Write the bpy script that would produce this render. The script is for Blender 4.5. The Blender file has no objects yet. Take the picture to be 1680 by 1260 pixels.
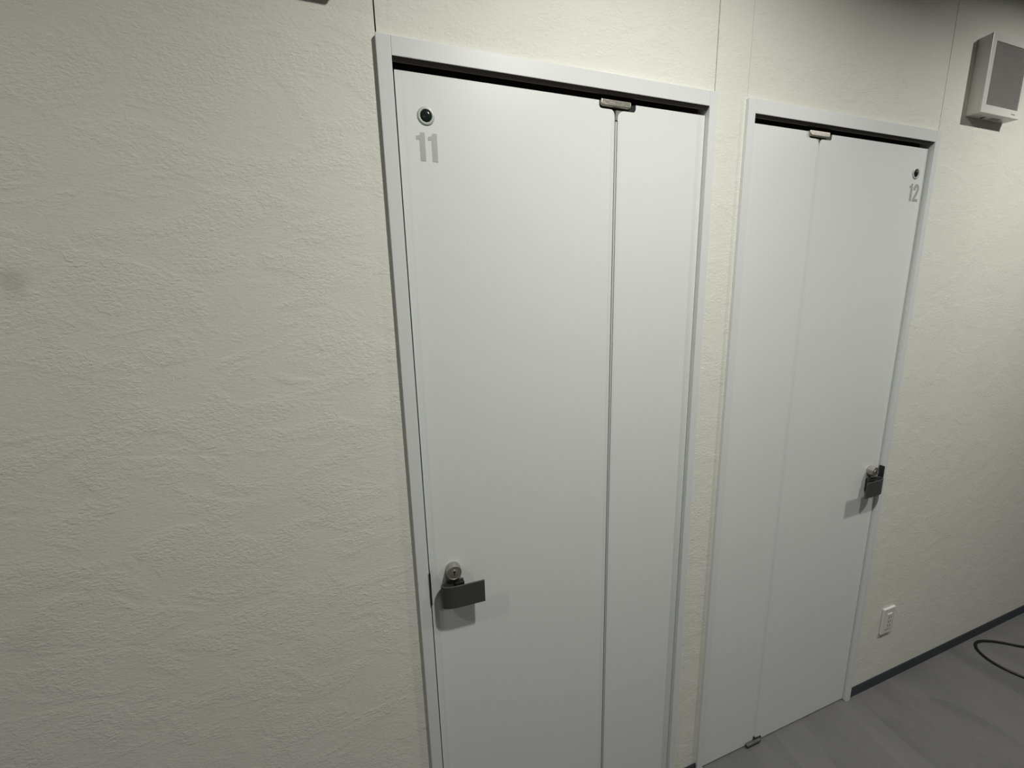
import bpy, bmesh, math
from mathutils import Matrix, Vector
PI = math.pi
S = bpy.context.scene
COL = S.collection

# ------------------------------------------------------------------ camera
cd = bpy.data.cameras.new('camera')
cd.sensor_fit = 'HORIZONTAL'; cd.sensor_width = 36.0
cd.lens = 689.0 / 1680.0 * 36.0
cd.clip_start = 0.02; cd.clip_end = 50
cam = bpy.data.objects.new('camera', cd); COL.objects.link(cam)
rt = Vector((0.94126725, -0.33675541, -0.02473372))
dn = Vector((-0.08959751, -0.17846679, -0.9798581))
fw = Vector((0.32555837, 0.92452442, -0.19815739))
m = Matrix((rt, -dn, -fw)).transposed().to_4x4()
m.translation = Vector((0.0, -0.8852, 1.6101))
cam.matrix_world = m
S.camera = cam

# ------------------------------------------------------------------ world, exposure
w = bpy.data.worlds.new('world'); S.world = w; w.use_nodes = True
w.node_tree.nodes['Background'].inputs[0].default_value = (0.5, 0.52, 0.55, 1)
w.node_tree.nodes['Background'].inputs[1].default_value = 0.01
vs = S.view_settings
vs.view_transform = 'Standard'; vs.look = 'None'; vs.gamma = 1.0
vs.use_curve_mapping = False
vs.exposure = 0.0

CEIL = 2.68
FLOOR = -0.019
# lamps: (x, y, watts)
LAMPS = [(-1.19, -0.79, 6.2), (0.61, -0.79, 18.2), (2.28, -0.79, 14.4), (3.97, -0.79, 6.0),
         (0.20, -2.3, 1.5), (2.27, -2.3, 1.5)]  # second row is unseen, added as ambient fill for the room
LAMP_COL = (1.0, 0.99, 0.93)
SPREAD = math.radians(155)

# ------------------------------------------------------------------ helpers
def tag(o, label=None, cat=None, group=None, kind=None):
    if label: o['label'] = label
    if cat: o['category'] = cat
    if group: o['group'] = group
    if kind: o['kind'] = kind
    return o

def empty(name, loc, label, cat, group=None, kind=None):
    o = bpy.data.objects.new(name, None); COL.objects.link(o)
    o.location = loc; o.empty_display_size = 0.05
    return tag(o, label, cat, group, kind)

def link(name, bm, mat, parent=None, smooth=False, bevel=0.0, seg=2):
    """bmesh given in world coordinates -> one object (origin at parent origin)"""
    bmesh.ops.recalc_face_normals(bm, faces=bm.faces)
    me = bpy.data.meshes.new(name)
    if parent is not None:
        bmesh.ops.translate(bm, verts=bm.verts, vec=-parent_world(parent))
    bm.to_mesh(me); bm.free()
    o = bpy.data.objects.new(name, me); COL.objects.link(o)
    o.parent = parent
    me.materials.append(mat)
    if smooth:
        for p in me.polygons: p.use_smooth = True
    if bevel > 0:
        b = o.modifiers.new('bevel', 'BEVEL'); b.width = bevel; b.segments = seg
        b.limit_method = 'ANGLE'; b.angle_limit = math.radians(35)
        b.harden_normals = False
    return o

def parent_world(p):
    v = Vector(p.location)
    while p.parent: p = p.parent; v += Vector(p.location)
    return v

def box(bm, x0, x1, y0, y1, z0, z1):
    vs_ = [bm.verts.new((x, y, z)) for x in (x0, x1) for y in (y0, y1) for z in (z0, z1)]
    for f in ((0,1,3,2), (4,6,7,5), (0,4,5,1), (2,3,7,6), (0,2,6,4), (1,5,7,3)):
        bm.faces.new([vs_[i] for i in f])

def prism(bm, pts, y0, y1):
    """outline in x,z extruded along y"""
    a = [bm.verts.new((x, y0, z)) for x, z in pts]
    b = [bm.verts.new((x, y1, z)) for x, z in pts]
    bm.faces.new(a); bm.faces.new(b[::-1])
    n = len(pts)
    for i in range(n):
        bm.faces.new((a[i], b[i], b[(i+1) % n], a[(i+1) % n]))

def prism_z(bm, pts, z0, z1):
    a = [bm.verts.new((x, y, z0)) for x, y in pts]
    b = [bm.verts.new((x, y, z1)) for x, y in pts]
    bm.faces.new(a); bm.faces.new(b[::-1])
    n = len(pts)
    for i in range(n):
        bm.faces.new((a[i], b[i], b[(i+1) % n], a[(i+1) % n]))

def prism_x(bm, pts, x0, x1):
    a = [bm.verts.new((x0, y, z)) for y, z in pts]
    b = [bm.verts.new((x1, y, z)) for y, z in pts]
    bm.faces.new(a); bm.faces.new(b[::-1])
    n = len(pts)
    for i in range(n):
        bm.faces.new((a[i], b[i], b[(i+1) % n], a[(i+1) % n]))

def lathe_y(bm, cx, cz, prof, n=48):
    """profile (r, y) turned about the y axis through cx, cz"""
    rings = []
    for r, y in prof:
        if r < 1e-6:
            rings.append([bm.verts.new((cx, y, cz))])
        else:
            rings.append([bm.verts.new((cx + r*math.cos(2*PI*i/n), y, cz + r*math.sin(2*PI*i/n))) for i in range(n)])
    for a, b in zip(rings, rings[1:]):
        for i in range(n):
            j = (i+1) % n
            if len(a) == 1: bm.faces.new((a[0], b[i], b[j]))
            elif len(b) == 1: bm.faces.new((a[i], a[j], b[0]))
            else: bm.faces.new((a[i], b[i], b[j], a[j]))

def lathe_z(bm, cx, cy, prof, n=48):
    rings = []
    for r, z in prof:
        if r < 1e-6:
            rings.append([bm.verts.new((cx, cy, z))])
        else:
            rings.append([bm.verts.new((cx + r*math.cos(2*PI*i/n), cy + r*math.sin(2*PI*i/n), z)) for i in range(n)])
    for a, b in zip(rings, rings[1:]):
        for i in range(n):
            j = (i+1) % n
            if len(a) == 1: bm.faces.new((a[0], b[i], b[j]))
            elif len(b) == 1: bm.faces.new((a[i], a[j], b[0]))
            else: bm.faces.new((a[i], b[i], b[j], a[j]))

def arc(cx, cz, r, a0, a1, n=8):
    return [(cx + r*math.cos(math.radians(a0 + (a1-a0)*i/n)), cz + r*math.sin(math.radians(a0 + (a1-a0)*i/n))) for i in range(n+1)]

# ------------------------------------------------------------------ materials
def mat(name, col, rough=0.5, metal=0.0, spec=0.5):
    mt = bpy.data.materials.new(name); mt.use_nodes = True
    b = mt.node_tree.nodes['Principled BSDF']
    b.inputs['Base Color'].default_value = (*col, 1)
    b.inputs['Roughness'].default_value = rough
    b.inputs['Metallic'].default_value = metal
    b.inputs['Specular IOR Level'].default_value = spec
    return mt

def nd(nt, t, **kw):
    n = nt.nodes.new(t)
    for k, v in kw.items(): setattr(n, k, v)
    return n

def math_(nt, op, a, b=None, clamp=False):
    n = nd(nt, 'ShaderNodeMath', operation=op); n.use_clamp = clamp
    for i, v in enumerate((a, b)):
        if v is None: continue
        if isinstance(v, (int, float)): n.inputs[i].default_value = v
        else: nt.links.new(v, n.inputs[i])
    return n.outputs[0]

def noise(nt, vec, scale, detail=3, rough=0.55, dist=0.0):
    n = nd(nt, 'ShaderNodeTexNoise')
    n.inputs['Scale'].default_value = scale; n.inputs['Detail'].default_value = detail
    n.inputs['Roughness'].default_value = rough; n.inputs['Distortion'].default_value = dist
    nt.links.new(vec, n.inputs['Vector'])
    return n.outputs['Fac']

def maprange(nt, v, a, b, c=0.0, d=1.0, smooth=True):
    n = nd(nt, 'ShaderNodeMapRange')
    n.interpolation_type = 'SMOOTHSTEP' if smooth else 'LINEAR'
    nt.links.new(v, n.inputs['Value'])
    for k, x in zip(('From Min', 'From Max', 'To Min', 'To Max'), (a, b, c, d)):
        n.inputs[k].default_value = x
    return n.outputs['Result']

def mixcol(nt, fac, c0, c1):
    n = nd(nt, 'ShaderNodeMix', data_type='RGBA')
    nt.links.new(fac, n.inputs[0])
    for i, c in ((6, c0), (7, c1)):
        if isinstance(c, tuple): n.inputs[i].default_value = (*c, 1)
        else: nt.links.new(c, n.inputs[i])
    return n.outputs[2]

def wallpaper():
    mt = mat('plaster_wallpaper', (0.80, 0.80, 0.72), 0.62, 0, 0.35)
    nt = mt.node_tree; b = nt.nodes['Principled BSDF']
    tc = nd(nt, 'ShaderNodeTexCoord').outputs['Object']
    # warp so that the ripples of the trowelled pattern run in drifting directions
    mp = nd(nt, 'ShaderNodeMapping'); nt.links.new(tc, mp.inputs[0])
    mp.inputs['Rotation'].default_value = (0, math.radians(14), 0)
    mp.inputs['Scale'].default_value = (0.62, 1.0, 1.0)
    v = mp.outputs[0]
    fine = noise(nt, v, 215, 2.0, 0.5, 0.7)
    grit = noise(nt, tc, 420, 2, 0.5)
    mid = noise(nt, v, 95, 2.5, 0.55, 1.0)
    patch = maprange(nt, noise(nt, v, 13, 3, 0.6, 0.8), 0.40, 0.62)
    # creases: thin ridge lines where a warped noise crosses its middle value
    r = math_(nt, 'ABSOLUTE', math_(nt, 'SUBTRACT', noise(nt, v, 24, 4, 0.62, 0.8), 0.5))
    ridge = maprange(nt, r, 0.0, 0.020, 1.0, 0.0)
    rmask = maprange(nt, noise(nt, tc, 6.3, 2, 0.5, 0.3), 0.50, 0.62)
    ridge = math_(nt, 'MULTIPLY', ridge, rmask)
    h = math_(nt, 'MULTIPLY', fine, math_(nt, 'ADD', math_(nt, 'MULTIPLY', patch, 0.62), 0.50))
    h = math_(nt, 'ADD', h, math_(nt, 'MULTIPLY', mid, math_(nt, 'ADD', math_(nt, 'MULTIPLY', patch, 0.36), 0.16)))
    h = math_(nt, 'ADD', h, math_(nt, 'MULTIPLY', ridge, 0.21))
    h = math_(nt, 'ADD', h, math_(nt, 'MULTIPLY', grit, 0.25))
    bp = nd(nt, 'ShaderNodeBump'); bp.inputs['Strength'].default_value = 0.72
    bp.inputs['Distance'].default_value = 0.00125
    nt.links.new(h, bp.inputs['Height']); nt.links.new(bp.outputs[0], b.inputs['Normal'])
    base = mixcol(nt, noise(nt, tc, 7, 2, 0.5), (0.775, 0.772, 0.702), (0.815, 0.815, 0.752))
    # two soft grey patches on the left of the wall
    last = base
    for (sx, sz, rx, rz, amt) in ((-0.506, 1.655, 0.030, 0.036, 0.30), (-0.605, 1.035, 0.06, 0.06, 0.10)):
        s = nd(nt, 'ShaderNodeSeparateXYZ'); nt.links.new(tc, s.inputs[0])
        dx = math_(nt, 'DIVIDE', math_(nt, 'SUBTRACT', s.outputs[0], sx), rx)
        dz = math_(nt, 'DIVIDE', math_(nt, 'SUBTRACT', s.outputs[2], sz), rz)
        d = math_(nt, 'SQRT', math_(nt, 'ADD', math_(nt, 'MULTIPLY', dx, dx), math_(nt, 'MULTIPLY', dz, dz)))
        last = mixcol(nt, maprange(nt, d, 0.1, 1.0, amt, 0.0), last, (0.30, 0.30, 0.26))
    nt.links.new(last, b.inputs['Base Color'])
    return mt

def door_skin(name, c0, c1, rough=0.38):
    mt = mat(name, c0, rough, 0, 0.4)
    nt = mt.node_tree; b = nt.nodes['Principled BSDF']
    tc = nd(nt, 'ShaderNodeTexCoord').outputs['Object']
    nt.links.new(mixcol(nt, noise(nt, tc, 14, 2, 0.5), c0, c1), b.inputs['Base Color'])
    bp = nd(nt, 'ShaderNodeBump'); bp.inputs['Strength'].default_value = 0.25
    bp.inputs['Distance'].default_value = 0.0003
    nt.links.new(noise(nt, tc, 260, 2, 0.5), bp.inputs['Height']); nt.links.new(bp.outputs[0], b.inputs['Normal'])
    return mt

def floor_mat():
    mt = mat('grey_stone_vinyl', (0.2, 0.2, 0.2), 0.45, 0, 0.35)
    nt = mt.node_tree; b = nt.nodes['Principled BSDF']
    tc = nd(nt, 'ShaderNodeTexCoord').outputs['Object']
    mp = nd(nt, 'ShaderNodeMapping'); nt.links.new(tc, mp.inputs[0])
    mp.inputs['Rotation'].default_value = (0, 0, math.radians(8))
    mp.inputs['Scale'].default_value = (1.7, 0.42, 1)
    n1 = noise(nt, mp.outputs[0], 1.9, 5, 0.62, 0.7)
    n2 = noise(nt, tc, 26, 5, 0.7, 0.3)
    c = mixcol(nt, maprange(nt, n1, 0.36, 0.64), (0.118, 0.119, 0.120), (0.160, 0.160, 0.158))
    c = mixcol(nt, maprange(nt, n2, 0.35, 0.7, 0.0, 0.25), c, (0.11, 0.11, 0.112))
    # bedding streaks of the printed stone, each with one crisp side
    rr = math_(nt, 'FRACT', math_(nt, 'MULTIPLY', math_(nt, 'ADD', noise(nt, mp.outputs[0], 0.9, 2, 0.5, 0.4), 0.03), 6.0))
    st = maprange(nt, rr, 0.0, 0.75, 0.30, 0.0)
    c = mixcol(nt, st, c, (0.205, 0.205, 0.203))
    nt.links.new(c, b.inputs['Base Color'])
    bp = nd(nt, 'ShaderNodeBump'); bp.inputs['Strength'].default_value = 0.2
    bp.inputs['Distance'].default_value = 0.0006
    nt.links.new(n2, bp.inputs['Height']); nt.links.new(bp.outputs[0], b.inputs['Normal'])
    return mt

def brushed(name, col, rough, metal=0.85):
    mt = mat(name, col, rough, metal)
    nt = mt.node_tree; b = nt.nodes['Principled BSDF']
    tc = nd(nt, 'ShaderNodeTexCoord').outputs['Object']
    nt.links.new(maprange(nt, noise(nt, tc, 300, 2), 0.3, 0.7, rough-0.05, rough+0.08), b.inputs['Roughness'])
    return mt

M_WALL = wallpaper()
M_CEIL = mat('ceiling_grey', (0.46, 0.46, 0.45), 0.8)
M_PLAIN = mat('far_wall_paint', (0.34, 0.34, 0.33), 0.8)
M_DOOR = door_skin('door_white', (0.775, 0.795, 0.778), (0.79, 0.81, 0.792))
M_EDGE = mat('edge_strip_white', (0.765, 0.785, 0.775), 0.32)
M_CHANNEL = mat('hinge_channel_grey', (0.62, 0.635, 0.62), 0.4)
M_CASE = door_skin('casing_white', (0.735, 0.754, 0.742), (0.75, 0.768, 0.756), 0.42)
M_RAIL = mat('track_bronze_black', (0.080, 0.066, 0.058), 0.27, 0.6)
M_GAP_SHADE = mat('gap_shade_grey', (0.07, 0.07, 0.066), 0.6)  # shade of the open fold gap, put into the colour
M_BLACK = mat('black_plastic', (0.010, 0.010, 0.011), 0.45)
M_STRIKE = mat('black_strike', (0.030, 0.033, 0.034), 0.35, 0.4)
M_SILVER = brushed('satin_champagne', (0.50, 0.475, 0.42), 0.33, 0.85)
M_GREYMET = brushed('grey_zinc', (0.30, 0.29, 0.26), 0.42, 0.6)
M_GUIDE = brushed('guide_dark_metal', (0.14, 0.14, 0.125), 0.38, 0.6)
M_LOCK = brushed('satin_nickel', (0.38, 0.37, 0.33), 0.36, 0.75)
M_HANDLE = brushed('dark_grey_satin', (0.080, 0.085, 0.080), 0.42, 0.35)
M_ROSE = mat('light_grey_plate', (0.50, 0.51, 0.49), 0.4, 0.2)
M_NUM = mat('silver_grey_vinyl', (0.43, 0.44, 0.43), 0.45, 0.15)
M_RING = mat('peep_ring', (0.48, 0.52, 0.48), 0.45, 0.1)
M_LENS = mat('peep_lens', (0.012, 0.018, 0.018), 0.12)
M_BASE = mat('baseboard_slate', (0.035, 0.042, 0.052), 0.5)
M_FLOOR = floor_mat()
M_SPK = mat('ivory_plastic', (0.74, 0.73, 0.69), 0.28)
M_GRILLE = mat('grille_grey', (0.30, 0.29, 0.27), 0.5)
M_GROOVE = mat('grille_dark', (0.035, 0.034, 0.032), 0.6)
M_OUT = mat('outlet_white', (0.72, 0.72, 0.69), 0.3)
M_CORD = mat('cord_black', (0.006, 0.006, 0.006), 0.42)
M_LAMP = bpy.data.materials.new('lamp_diffuser'); M_LAMP.use_nodes = True
_b = M_LAMP.node_tree.nodes['Principled BSDF']
_b.inputs['Emission Color'].default_value = (*LAMP_COL, 1); _b.inputs['Emission Strength'].default_value = 6

# ------------------------------------------------------------------ room shell
XL, XR, YF, YW = -3.2, 5.6, -4.0, 0.010        # YW: face of the papered wall
D1 = (0.096, 0.830); D2 = (0.975, 1.708)       # door openings
ZO = 2.050                                     # head of the openings
YD = 0.013                                     # door faces

bm = bmesh.new(); box(bm, XL, XR, YF, 0.30, FLOOR-0.05, FLOOR)
tag(link('floor', bm, M_FLOOR), 'dark grey stone-patterned vinyl floor', 'floor', kind='structure')
bm = bmesh.new(); box(bm, XL, XR, YF, 0.30, CEIL, CEIL+0.05)
tag(link('ceiling', bm, M_CEIL), 'plain pale grey ceiling above the doors', 'ceiling', kind='structure')

bm = bmesh.new()
T = 0.14
box(bm, XL, 0.0705, YW, T, FLOOR, CEIL)                 # left of door 11
box(bm, 0.0732, 0.8507, YW+0.0012, T, 2.070, CEIL)      # over door 11
box(bm, 0.8522, 0.9545, YW, T, FLOOR, CEIL)             # pier between the doors
box(bm, 0.9560, 1.7325, YW+0.0006, T, 2.070, CEIL)      # over door 12
box(bm, 1.7338, XR, YW, T, FLOOR, CEIL)                 # right of door 12
box(bm, 0.05, 1.76, T-0.02, T+0.02, FLOOR, CEIL)        # dark back of the openings and joints
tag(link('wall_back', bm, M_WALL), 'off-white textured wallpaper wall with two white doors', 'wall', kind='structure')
for nm, b_, lb in (('wall_left', (XL-0.1, XL, YF, T), 'grey left end wall of the room'),
                   ('wall_right', (XR, XR+0.1, YF, T), 'grey right end wall of the room'),
                   ('wall_front', (XL, XR, YF-0.1, YF), 'grey wall facing the two doors')):
    bm = bmesh.new(); box(bm, *b_, FLOOR, CEIL)
    tag(link(nm, bm, M_PLAIN), lb, 'wall', kind='structure')

def baseboard(nm, x0, x1, lb):
    bm = bmesh.new()
    prism_x(bm, [(YW, FLOOR), (0.0065, FLOOR), (0.0065, 0.022), (0.0085, 0.0255), (YW, 0.0255)], x0, x1)
    tag(link(nm, bm, M_BASE), lb, 'baseboard', kind='structure')
baseboard('baseboard_right', 1.7312, XR, 'low slate-grey baseboard along the wall right of door 12')
baseboard('baseboard_middle', 0.8535, 0.9515, 'short slate-grey baseboard between the two doors')
baseboard('baseboard_left', XL, 0.0695, 'low slate-grey baseboard along the wall left of door 11')

# ------------------------------------------------------------------ door frames
def frame(nm, op, cas, flip, lb):
    """op: opening x range, cas: outer x range of the casing, flip: handle side is the right"""
    t = empty(nm, ((op[0]+op[1])/2, 0, FLOOR), lb, 'door frame', kind='structure')
    zt = 2.083
    for a, b_ in ((cas[0], op[0]), (op[1], cas[1])):
        bm = bmesh.new()
        prism_z(bm, [(a, 0.0), (b_, 0.0), (b_, 0.115), (a, 0.115)], FLOOR, zt)
        link('side_casing', bm, M_CASE, t, bevel=0.0011)
    bm = bmesh.new(); box(bm, op[0]+0.0002, op[1]-0.0002, 0.0003, 0.010, ZO, zt-0.0004)
    link('head_casing', bm, M_CASE, t, bevel=0.0009)
    # dark track: front lip, rounded ridge, deep slot
    pr = [(0.0012, ZO+0.020), (0.0012, ZO+0.0002), (0.0050, ZO-0.0042), (0.0056, ZO-0.0046)]
    pr += [(0.0082 - 0.0024*math.cos(a*PI/6), ZO-0.0046 - 0.0022*math.sin(a*PI/6)) for a in range(1, 6)]
    pr += [(0.0112, ZO-0.0030), (0.0118, ZO+0.004), (0.0156, ZO+0.012), (0.040, ZO+0.012), (0.040, ZO-0.010), (0.060, ZO-0.010), (0.060, ZO+0.020)]
    bm = bmesh.new(); prism_x(bm, pr, op[0]+0.0004, op[1]-0.0004)
    link('track_rail', bm, M_RAIL, t)
    # black strike piece at the latch edge
    bm = bmesh.new()
    if flip: box(bm, op[1]-0.0040, op[1]+0.0003, -0.0042, 0.0115, 0.905, 0.995)
    else:    box(bm, op[0]-0.0006, op[0]+0.0034, -0.0030, 0.0115, 0.909, 0.993)
    tag(link('strike_plate', bm, M_STRIKE, t, bevel=0.0006), 'black strike plate')
    return t
frame('trim_1', D1, (0.0695, 0.8530), False, 'white casing with dark top track around door 11')
frame('trim_2', D2, (0.9510, 1.7310), True, 'white casing with dark top track around door 12')

# ------------------------------------------------------------------ numerals
def flat_quads(bm, quads, y0, y1):
    """each quad (x,z corners) becomes a thin slab; neighbours share their corner vertices"""
    cache = {}
    def v(p, y):
        k = (round(p[0], 6), round(p[1], 6), y)
        if k not in cache: cache[k] = bm.verts.new((p[0], y, p[1]))
        return cache[k]
    edges = {}
    for q in quads:
        bm.faces.new([v(p, y0) for p in q]); bm.faces.new([v(p, y1) for p in q[::-1]])
        for i in range(len(q)):
            e = (q[i], q[(i+1) % len(q)]); k = tuple(sorted((tuple(round(c, 6) for c in e[0]), tuple(round(c, 6) for c in e[1]))))
            edges.setdefault(k, []).append(e)
    for es in edges.values():
        if len(es) == 1:
            p, q = es[0]; bm.faces.new((v(p, y0), v(p, y1), v(q, y1), v(q, y0)))

def strip(center, hw):
    L, R_ = [], []
    for i, (x, z) in enumerate(center):
        p0 = center[max(i-1, 0)]; p1 = center[min(i+1, len(center)-1)]
        dx, dz = p1[0]-p0[0], p1[1]-p0[1]; n = math.hypot(dx, dz)
        L.append((x-dz/n*hw, z+dx/n*hw)); R_.append((x+dz/n*hw, z-dx/n*hw))
    return [(L[i], L[i+1], R_[i+1], R_[i]) for i in range(len(center)-1)]

def digit_one(x, z, wd, h):
    x1 = x+wd; st = 0.62*wd; a = x1-st
    return [((a, z), (x1, z), (x1, z+h*0.75), (a, z+h*0.75)),
            ((a, z+h*0.75), (x1, z+h*0.75), (x1, z+h), (x1-st*0.80, z+h), (a, z+h*0.90)),
            ((x, z+h*0.73), (a, z+h*0.75), (a, z+h*0.90), (x, z+h*0.86))]

def digit_two(x, z, wd, h):
    hw = wd*0.185; cx = x+wd/2; rx = wd/2-hw; cz = z+h-hw*1.0-rx*1.0-h*0.02
    c = [(x+hw, z+h*0.64), (x+hw, z+h*0.70)]
    c += [(cx+rx*math.cos(math.radians(a)), cz+(rx*1.12)*math.sin(math.radians(a))) for a in range(180, -1, -18)]
    c += [(x+wd-hw*1.05, z+h*0.68), (x+wd-hw*1.35, z+h*0.58), (x+wd*0.60, z+h*0.43), (x+wd*0.40, z+h*0.28), (x+wd*0.24, z+h*0.145), (x+wd*0.21, z+h*0.10)]
    return strip(c, hw), [((x, z), (x+wd, z), (x+wd, z+h*0.15), (x, z+h*0.15))]

# ------------------------------------------------------------------ folding doors
def folding_door(nm, op, flip, seam_gap, lock_u, peep_x, digits, lb):
    """u runs from the handle side of the opening; X(u) gives world x"""
    X = (lambda u: op[1]-u) if flip else (lambda u: op[0]+u)
    t = empty(nm, ((op[0]+op[1])/2, YD, FLOOR), lb, 'door', kind='structure')
    W = op[1]-op[0]
    zb, zt = -0.0128, 2.0335
    NL, NR = (0.4340, 0.5215) if flip else (0.4400, 0.5350)
    uS = 0.4800; uR = uS + seam_gap
    def P(pts): return [(X(u), z) for u, z in pts]
    # handle leaf: outline with the hinge notch at its top seam corner
    a = [(0.0040, zb), (uS-0.004, zb), (uS, zb+0.004), (uS, 2.0005)]
    a += [(uS-0.0112 + 0.0112*math.cos(math.radians(q)), 2.0035 + 0.0150*math.sin(math.radians(q))) for q in range(0, 91, 15)]
    a += [(NL+0.005, 2.0185), (NL+0.0015, 2.0200), (NL, 2.0240), (NL, zt), (0.0040, zt)]
    bm = bmesh.new(); prism(bm, P(a), YD, YD+0.030)
    leaf = link('door_leaf', bm, M_DOOR, t, bevel=0.0005)
    bm = bmesh.new(); box(bm, min(X(0.0038), X(0.0130)), max(X(0.0038), X(0.0130)), YD-0.0006, YD+0.006, zb+0.0005, zt-0.0005)
    link('edge_strip', bm, M_EDGE, leaf, bevel=0.0005)
    bm = bmesh.new(); box(bm, min(X(uS-0.0085), X(uS-0.0001)), max(X(uS-0.0085), X(uS-0.0001)), YD-0.0004, YD+0.006, zb+0.004, 1.9995)
    link('edge_strip', bm, M_EDGE, leaf, bevel=0.0004)
    # pivot leaf
    b_ = [(uR+0.004, zb), (W-0.0012, zb), (W-0.0012, zt), (NR, zt), (NR, 2.0240), (NR-0.0015, 2.0200), (NR-0.0055, 2.0180), (uR+0.0175, 2.0180)]
    b_ += [(uR+0.0175 - 0.0175*math.sin(math.radians(q)), 2.0010 + 0.0170*math.cos(math.radians(q))) for q in range(0, 91, 15)][1:]
    b_ += [(uR, 2.0), (uR, zb+0.004)]
    bm = bmesh.new(); prism(bm, P(b_), YD, YD+0.030)
    leaf2 = link('door_leaf', bm, M_DOOR, t, bevel=0.0005)
    bm = bmesh.new(); box(bm, min(X(uR+0.0001), X(uR+0.0085)), max(X(uR+0.0001), X(uR+0.0085)), YD-0.0004, YD+0.006, zb+0.004, 1.9985)
    link('edge_strip', bm, M_EDGE, leaf2, bevel=0.0004)
    # hinge channel down the fold
    bm = bmesh.new()
    c0, c1 = (uS+0.0036, uR-0.0001)
    if seam_gap < 0.004: c0 = uS+0.0001
    box(bm, min(X(c0), X(c1)), max(X(c0), X(c1)), YD+0.0030 if seam_gap > 0.004 else YD+0.0012, YD+0.020, zb+0.005, 1.9985)
    link('fold_strip', bm, M_CHANNEL, t)
    if seam_gap > 0.004:  # dark strip stands in for the shade inside the gap
        bm = bmesh.new(); box(bm, min(X(uS+0.0001), X(uS+0.0019)), max(X(uS+0.0001), X(uS+0.0019)), YD+0.0012, YD+0.020, zb+0.005, 1.9990)
        tag(link('fold_gap_shade', bm, M_GAP_SHADE, t), 'dark grey strip painted as shade in the fold gap')
    # top pivot: black block painting the notch's shade, champagne cap, grey tongue in the fold
    bm = bmesh.new(); box(bm, min(X(NL+0.0003), X(NR-0.0003)), max(X(NL+0.0003), X(NR-0.0003)), YD+0.0012, YD+0.029, 1.9995, zt-0.001)
    hs = link('pivot_notch_shade', bm, M_BLACK, t)
    c = 0.4880 if flip else 0.4800
    def cap(z0, z1, y0, y1, hw=0.0385):
        r = (z1-z0)*0.46
        o = arc(c+hw-r, z1-r*0.5, r*0.5, 0, 90, 4) if False else []
        o = [(c-hw, z1), (c-hw, z0+r)] + [(c-hw+r-r*math.cos(math.radians(q)), z0+r-r*math.sin(math.radians(q))) for q in (30, 60, 90)]
        o += [(c+hw-r+r*math.sin(math.radians(q)), z0+r-r*math.cos(math.radians(q))) for q in (0, 30, 60, 90)] + [(c+hw, z1)]
        bm = bmesh.new(); prism(bm, P(o), y0, y1); return bm
    tag(link('hinge_cap', cap(2.0215, 2.0355, 0.0070, 0.0300), M_SILVER, hs, bevel=0.0024, seg=3), 'champagne metal hinge cap')
    bm = bmesh.new(); prism(bm, P([(uS+0.0004, 1.9980), (uR-0.0002, 1.9980), (uR+0.018, 2.0185), (uS+0.004, 2.0185)]), YD+0.0004, YD+0.0095)
    tag(link('hinge_tongue', bm, M_GREYMET, hs), 'grey metal tongue')
    # bottom pivot shoe
    c += 0.002 if flip else -0.003
    bm = bmesh.new(); box(bm, min(X(c-0.034), X(c+0.034)), max(X(c-0.034), X(c+0.034)), 0.0010, YD+0.012, -0.0125, -0.0020)
    ft = link('bottom_guide', bm, M_GUIDE, t, bevel=0.0050, seg=4)
    tag(ft, 'dark metal floor guide')
    bm = bmesh.new(); prism(bm, P([(uS-0.003, -0.0060), (uS-0.001, 0.0110), (uS+0.002, 0.0125), (uS+0.006, 0.0030), (uS+0.020, -0.0030), (uS+0.034, -0.006)]) if not flip else
                                P([(uS+0.009, -0.0060), (uS+0.007, 0.0130), (uS+0.004, 0.0130), (uS-0.003, 0.0040), (uS-0.018, 0.0005), (uS-0.024, 0.0005), (uS-0.030, 0.0010), (uS-0.034, -0.006)]), YD-0.0022, YD+0.004)
    link('guide_tongue', bm, M_BLACK, ft)

    # rose, lock, handle ------------------------------------------------
    lx = lock_u
    r = 0.0192
    o = [(lx+r*math.cos(math.radians(q)), 0.9740+r*math.sin(math.radians(q))) for q in range(0, 181, 12)]
    o += [(lx+r*math.cos(math.radians(q)), 0.9260+r*math.sin(math.radians(q))) for q in range(180, 361, 12)]
    bm = bmesh.new(); prism(bm, P(o), YD-0.0022, YD+0.001)
    tag(link('handle_rose', bm, M_ROSE, t, bevel=0.0007), 'pale grey backplate')
    bm = bmesh.new(); lz = 0.9825
    lathe_y(bm, X(lx), lz, [(0.0, YD), (0.0178, YD), (0.0178, YD-0.0185), (0.0172, YD-0.0202), (0.0157, YD-0.0208), (0.0148, YD-0.0200), (0.0085, YD-0.0200),
                            (0.0080, YD-0.0212), (0.0, YD-0.0212)], 56)
    lk = link('lock_cylinder', bm, M_LOCK, t, smooth=True)
    em = lk.modifiers.new('split', 'EDGE_SPLIT'); em.split_angle = math.radians(38)
    bm = bmesh.new()
    o = [(lx-0.0011, lz-0.0052), (lx+0.0011, lz-0.0052), (lx+0.0011, lz+0.001)] + [(lx+0.0028*math.cos(math.radians(q)), lz+0.0022+0.0028*math.sin(math.radians(q))) for q in range(-20, 201, 20)] + [(lx-0.0011, lz+0.001)]
    prism(bm, P(o), YD-0.0216, YD-0.0205)
    tag(link('keyhole', bm, M_BLACK, lk), 'black keyhole')
    # U-shaped lever: short back leg, tight bend on the outer side, long front plate
    s0 = lx-0.0580                                      # shift so both doors share one lever
    path = [(0.0800, 0.0115), (0.0600, 0.0112), (0.0420, 0.0112)]
    for q in range(1, 7): path.append((0.0420-0.0162*math.sin(math.radians(15*q)), 0.0232-0.0120*math.cos(math.radians(15*q))))
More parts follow.
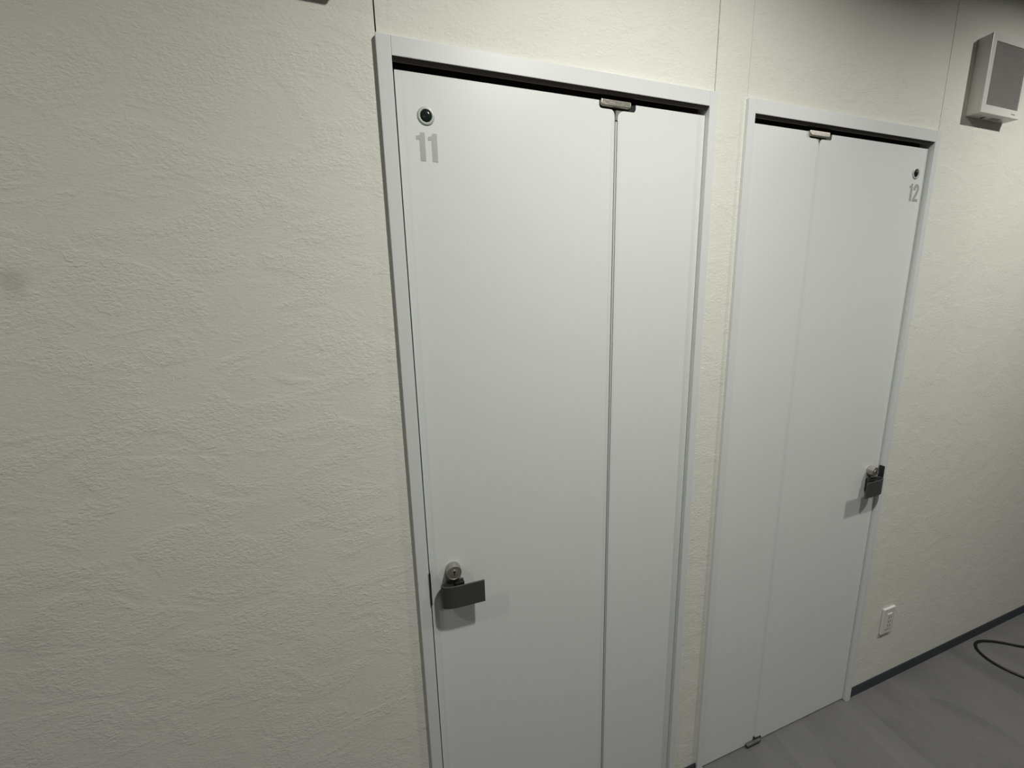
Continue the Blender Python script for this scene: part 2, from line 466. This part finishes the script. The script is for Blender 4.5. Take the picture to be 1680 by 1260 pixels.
    for q in range(1, 9): path.append((0.0258+0.0400*(1-math.cos(math.radians(11.25*q))), 0.0232+0.0130*math.sin(math.radians(11.25*q))))
    path += [(0.0800, 0.0365), (0.1080, 0.0368), (0.1255, 0.0370)]
    th = 0.0019
    L, R_ = [], []
    for i, (u, s) in enumerate(path):
        p0 = path[max(i-1, 0)]; p1 = path[min(i+1, len(path)-1)]
        du, ds = p1[0]-p0[0], p1[1]-p0[1]; ln = math.hypot(du, ds)
        nx, ny = -ds/ln*th, du/ln*th
        L.append((X(u+nx+s0), YD-(s+ny))); R_.append((X(u-nx+s0), YD-(s-ny)))
    bm = bmesh.new(); prism_z(bm, L + R_[::-1], 0.9025, 0.9592)
    hd = link('door_handle', bm, M_HANDLE, t, bevel=0.0007)
    tag(hd, 'dark grey curved handle')
    bm = bmesh.new(); box(bm, min(X(0.040+s0), X(0.074+s0)), max(X(0.040+s0), X(0.074+s0)), YD-0.0100, YD-0.0018, 0.9080, 0.9550)
    link('handle_mount', bm, M_BLACK, hd, bevel=0.0008)
    bm = bmesh.new(); box(bm, min(X(0.058+s0), X(0.0805+s0)), max(X(0.058+s0), X(0.0805+s0)), YD-0.0215, YD-0.0132, 0.9200, 0.9560)
    link('spring_lug', bm, M_BLACK, hd, bevel=0.0015)

    # peephole and number -------------------------------------------------
    pz = 1.9605
    bm = bmesh.new()
    lathe_y(bm, peep_x, pz, [(0.0166, YD), (0.0166, YD-0.0010), (0.0158, YD-0.0017), (0.0128, YD-0.0021), (0.0116, YD-0.0018), (0.0110, YD-0.0002)], 48)
    pp = link('peephole', bm, M_RING, t, smooth=True)
    tag(pp, 'glassy pale ring of the peephole')
    bm = bmesh.new()
    lathe_y(bm, peep_x, pz, [(0.0112, YD-0.0003), (0.0108, YD-0.0009), (0.0070, YD-0.0016), (0.0, YD-0.0020)], 40)
    tag(link('peephole_lens', bm, M_LENS, pp, smooth=True), 'dark lens')
    for kind, x, wd in digits:
        bm = bmesh.new()
        if kind == '1': flat_quads(bm, digit_one(x, 1.8795, wd, 0.0515), YD-0.0004, YD+0.0002)
        else:
            q1, q2 = digit_two(x, 1.8795, wd, 0.0515)
            flat_quads(bm, q1, YD-0.0004, YD+0.0002); flat_quads(bm, q2, YD-0.00042, YD+0.0002)
        tag(link('door_numeral', bm, M_NUM, t), 'silver-grey numeral %s' % kind)
    return t

folding_door('door_1', D1, False, 0.0078, 0.0580, 0.1538, [('1', 0.1325, 0.0170), ('1', 0.1555, 0.0175)],
             'white folding door numbered 11, the nearer and larger one')
folding_door('door_2', D2, True, 0.0020, 0.0530, 1.6600, [('1', 1.6395, 0.0160), ('2', 1.6605, 0.0265)],
             'white folding door numbered 12, to the right of door 11')

# ------------------------------------------------------------------ wall speakers
def speaker(x0, lb):
    x1 = x0+0.212; z0, z1 = 2.139, 2.355; yf = -0.026
    t = empty('wall_speaker', ((x0+x1)/2, YW, z0), lb, 'speaker')
    bm = bmesh.new()
    # body tapers slightly and its top slopes back to the wall
    gx0, gx1, gz0, gz1 = x0+0.0235, x1-0.0150, z0+0.0245, z1-0.0200
    prism_x(bm, [(YW, z0+0.0005), (yf+0.006, z0), (yf+0.006, z1), (YW+0.0, z1-0.001)], x0+0.001, x1-0.001)
    body = link('speaker_body', bm, M_SPK, t, bevel=0.0030, seg=3)
    # front bezel around the grille
    bm = bmesh.new()
    o = [(x0, z0), (x1, z0), (x1, z1), (x0, z1)]; i_ = [(gx0, gz0), (gx1, gz0), (gx1, gz1), (gx0, gz1)]
    A = [bm.verts.new((x, yf, z)) for x, z in o]; B = [bm.verts.new((x, yf, z)) for x, z in i_]
    C_ = [bm.verts.new((x, yf+0.0075, z)) for x, z in o]; D_ = [bm.verts.new((x, yf+0.0075, z)) for x, z in i_]
    for k in range(4):
        j = (k+1) % 4
        bm.faces.new((A[k], A[j], B[j], B[k])); bm.faces.new((A[k], C_[k], C_[j], A[j]))
        bm.faces.new((B[k], B[j], D_[j], D_[k])); bm.faces.new((C_[k], D_[k], D_[j], C_[j]))
    link('speaker_bezel', bm, M_SPK, t, bevel=0.0016, seg=3)
    bm = bmesh.new(); box(bm, gx0, gx1, yf+0.0045, yf+0.0070, gz0, gz1)
    g = link('speaker_grille', bm, M_GROOVE, t)
    tag(g, 'dark grey ribbed grille')
    n = 30; pitch = (gx1-gx0)/n
    bm = bmesh.new()
    for k in range(n):
        box(bm, gx0+pitch*(k+0.22), gx0+pitch*(k+0.80), yf+0.0018, yf+0.0052, gz0+0.0004, gz1-0.0004)
    link('grille_ribs', bm, M_GRILLE, g)
    # small worn emblem at the lower right of the bezel, knob hole below
    bm = bmesh.new()
    for k, (dx, dz, ww, hh) in enumerate(((0.0, 0.0, 0.006, 0.0030), (0.0075, 0.0002, 0.005, 0.0022), (0.0140, -0.0002, 0.007, 0.0028))):
        box(bm, x1-0.045+dx, x1-0.045+dx+ww, yf-0.0004, yf+0.0004, z0+0.0100+dz, z0+0.0100+dz+hh)
    tag(link('maker_emblem', bm, M_GRILLE, t), 'faint grey maker mark')
    bm = bmesh.new(); lathe_z(bm, x0+0.070, -0.001, [(0.0, z0-0.0006), (0.0060, z0-0.0006), (0.0060, z0+0.004)], 24)
    tag(link('cable_hole', bm, M_BLACK, t), 'black hole in the underside')
    bm = bmesh.new(); box(bm, x0+0.105, x0+0.150, -0.010, 0.000, z0-0.0007, z0+0.002)
    link('rating_label', bm, M_GRILLE, t)
    return t
speaker(1.853, 'white square wall speaker with grey ribbed grille, on wall right of door 12')
speaker(-0.193, 'white wall speaker high up left of door 11, only its shadow in view')

# ------------------------------------------------------------------ outlet
t = empty('wall_outlet', (1.900, YW, 0.238), 'white wall outlet plate low on the wall right of door 12', 'outlet')
bm = bmesh.new(); box(bm, 1.8660, 1.9370, 0.0015, YW, 0.2385, 0.3560)
link('cover_plate', bm, M_OUT, t, bevel=0.0030, seg=3)
bm = bmesh.new(); box(bm, 1.8870, 1.9160, -0.0008, 0.004, 0.2620, 0.3320)
ins = link('socket_insert', bm, M_OUT, t, bevel=0.0008)
for zc in (0.3160, 0.2970, 0.2780):
    for dx in (-0.0058, 0.0058):
        bm = bmesh.new(); box(bm, 1.9015+dx-0.0011, 1.9015+dx+0.0011, -0.0012, 0.001, zc-0.0042, zc+0.0042)
        link('socket_slot', bm, M_BLACK, ins)

# ------------------------------------------------------------------ cord on the floor
pts = [(3.75, -0.62), (3.30, -0.36), (3.00, -0.215), (2.80, -0.145), (2.727, -0.108), (2.690, -0.070), (2.645, -0.038), (2.600, -0.0175), (2.556, -0.0175), (2.520, -0.040),
       (2.498, -0.074), (2.488, -0.112), (2.495, -0.155), (2.508, -0.190), (2.545, -0.270), (2.62, -0.38), (2.75, -0.52), (2.95, -0.68), (3.25, -0.90)]
cu = bpy.data.curves.new('cord_path', 'CURVE'); cu.dimensions = '3D'
sp = cu.splines.new('NURBS'); sp.points.add(len(pts)-1)
for p, (x, y) in zip(sp.points, pts): p.co = (x, y, FLOOR+0.0053, 1)
sp.order_u = 4; sp.use_endpoint_u = True; sp.resolution_u = 8
cu.bevel_depth = 0.0052; cu.bevel_resolution = 4; cu.use_fill_caps = True
tmp = bpy.data.objects.new('tmp', cu); COL.objects.link(tmp)
dg = bpy.context.evaluated_depsgraph_get()
me = bpy.data.meshes.new_from_object(tmp.evaluated_get(dg))
bpy.data.objects.remove(tmp)
cord = bpy.data.objects.new('power_cord', me); COL.objects.link(cord)
me.materials.clear(); me.materials.append(M_CORD)
for p in me.polygons: p.use_smooth = True
tag(cord, 'black cord looping on the grey floor beside the baseboard', 'cord')

# ------------------------------------------------------------------ ceiling lamps
where = {0: 'farthest left in the row by the doors', 1: 'in the row by the doors, over door 11', 2: 'in the row by the doors, over the wall speaker',
         3: 'farthest right in the row by the doors', 4: 'added as unseen room fill behind the viewer, level with door 11', 5: 'added as unseen room fill behind the viewer, level with the wall speaker'}
for k, (x, y, pw) in enumerate(LAMPS):
    t = empty('ceiling_light', (x, y, CEIL), 'round recessed white downlight ' + where[k], 'ceiling light', group='recessed ceiling downlights')
    bm = bmesh.new(); lathe_z(bm, x, y, [(0.045, CEIL-0.001), (0.045, CEIL-0.006), (0.058, CEIL-0.005), (0.062, CEIL)], 40)
    link('trim_ring', bm, M_CEIL, t, smooth=True)
    bm = bmesh.new(); lathe_z(bm, x, y, [(0.0, CEIL-0.002), (0.045, CEIL-0.002)], 40)
    link('diffuser', bm, M_LAMP, t)
    ld = bpy.data.lights.new('downlight', 'AREA'); ld.shape = 'DISK'; ld.size = 0.085
    ld.energy = pw; ld.color = LAMP_COL; ld.spread = SPREAD
    lo = bpy.data.objects.new('downlight', ld); COL.objects.link(lo)
    lo.location = (0, 0, -0.012); lo.parent = t
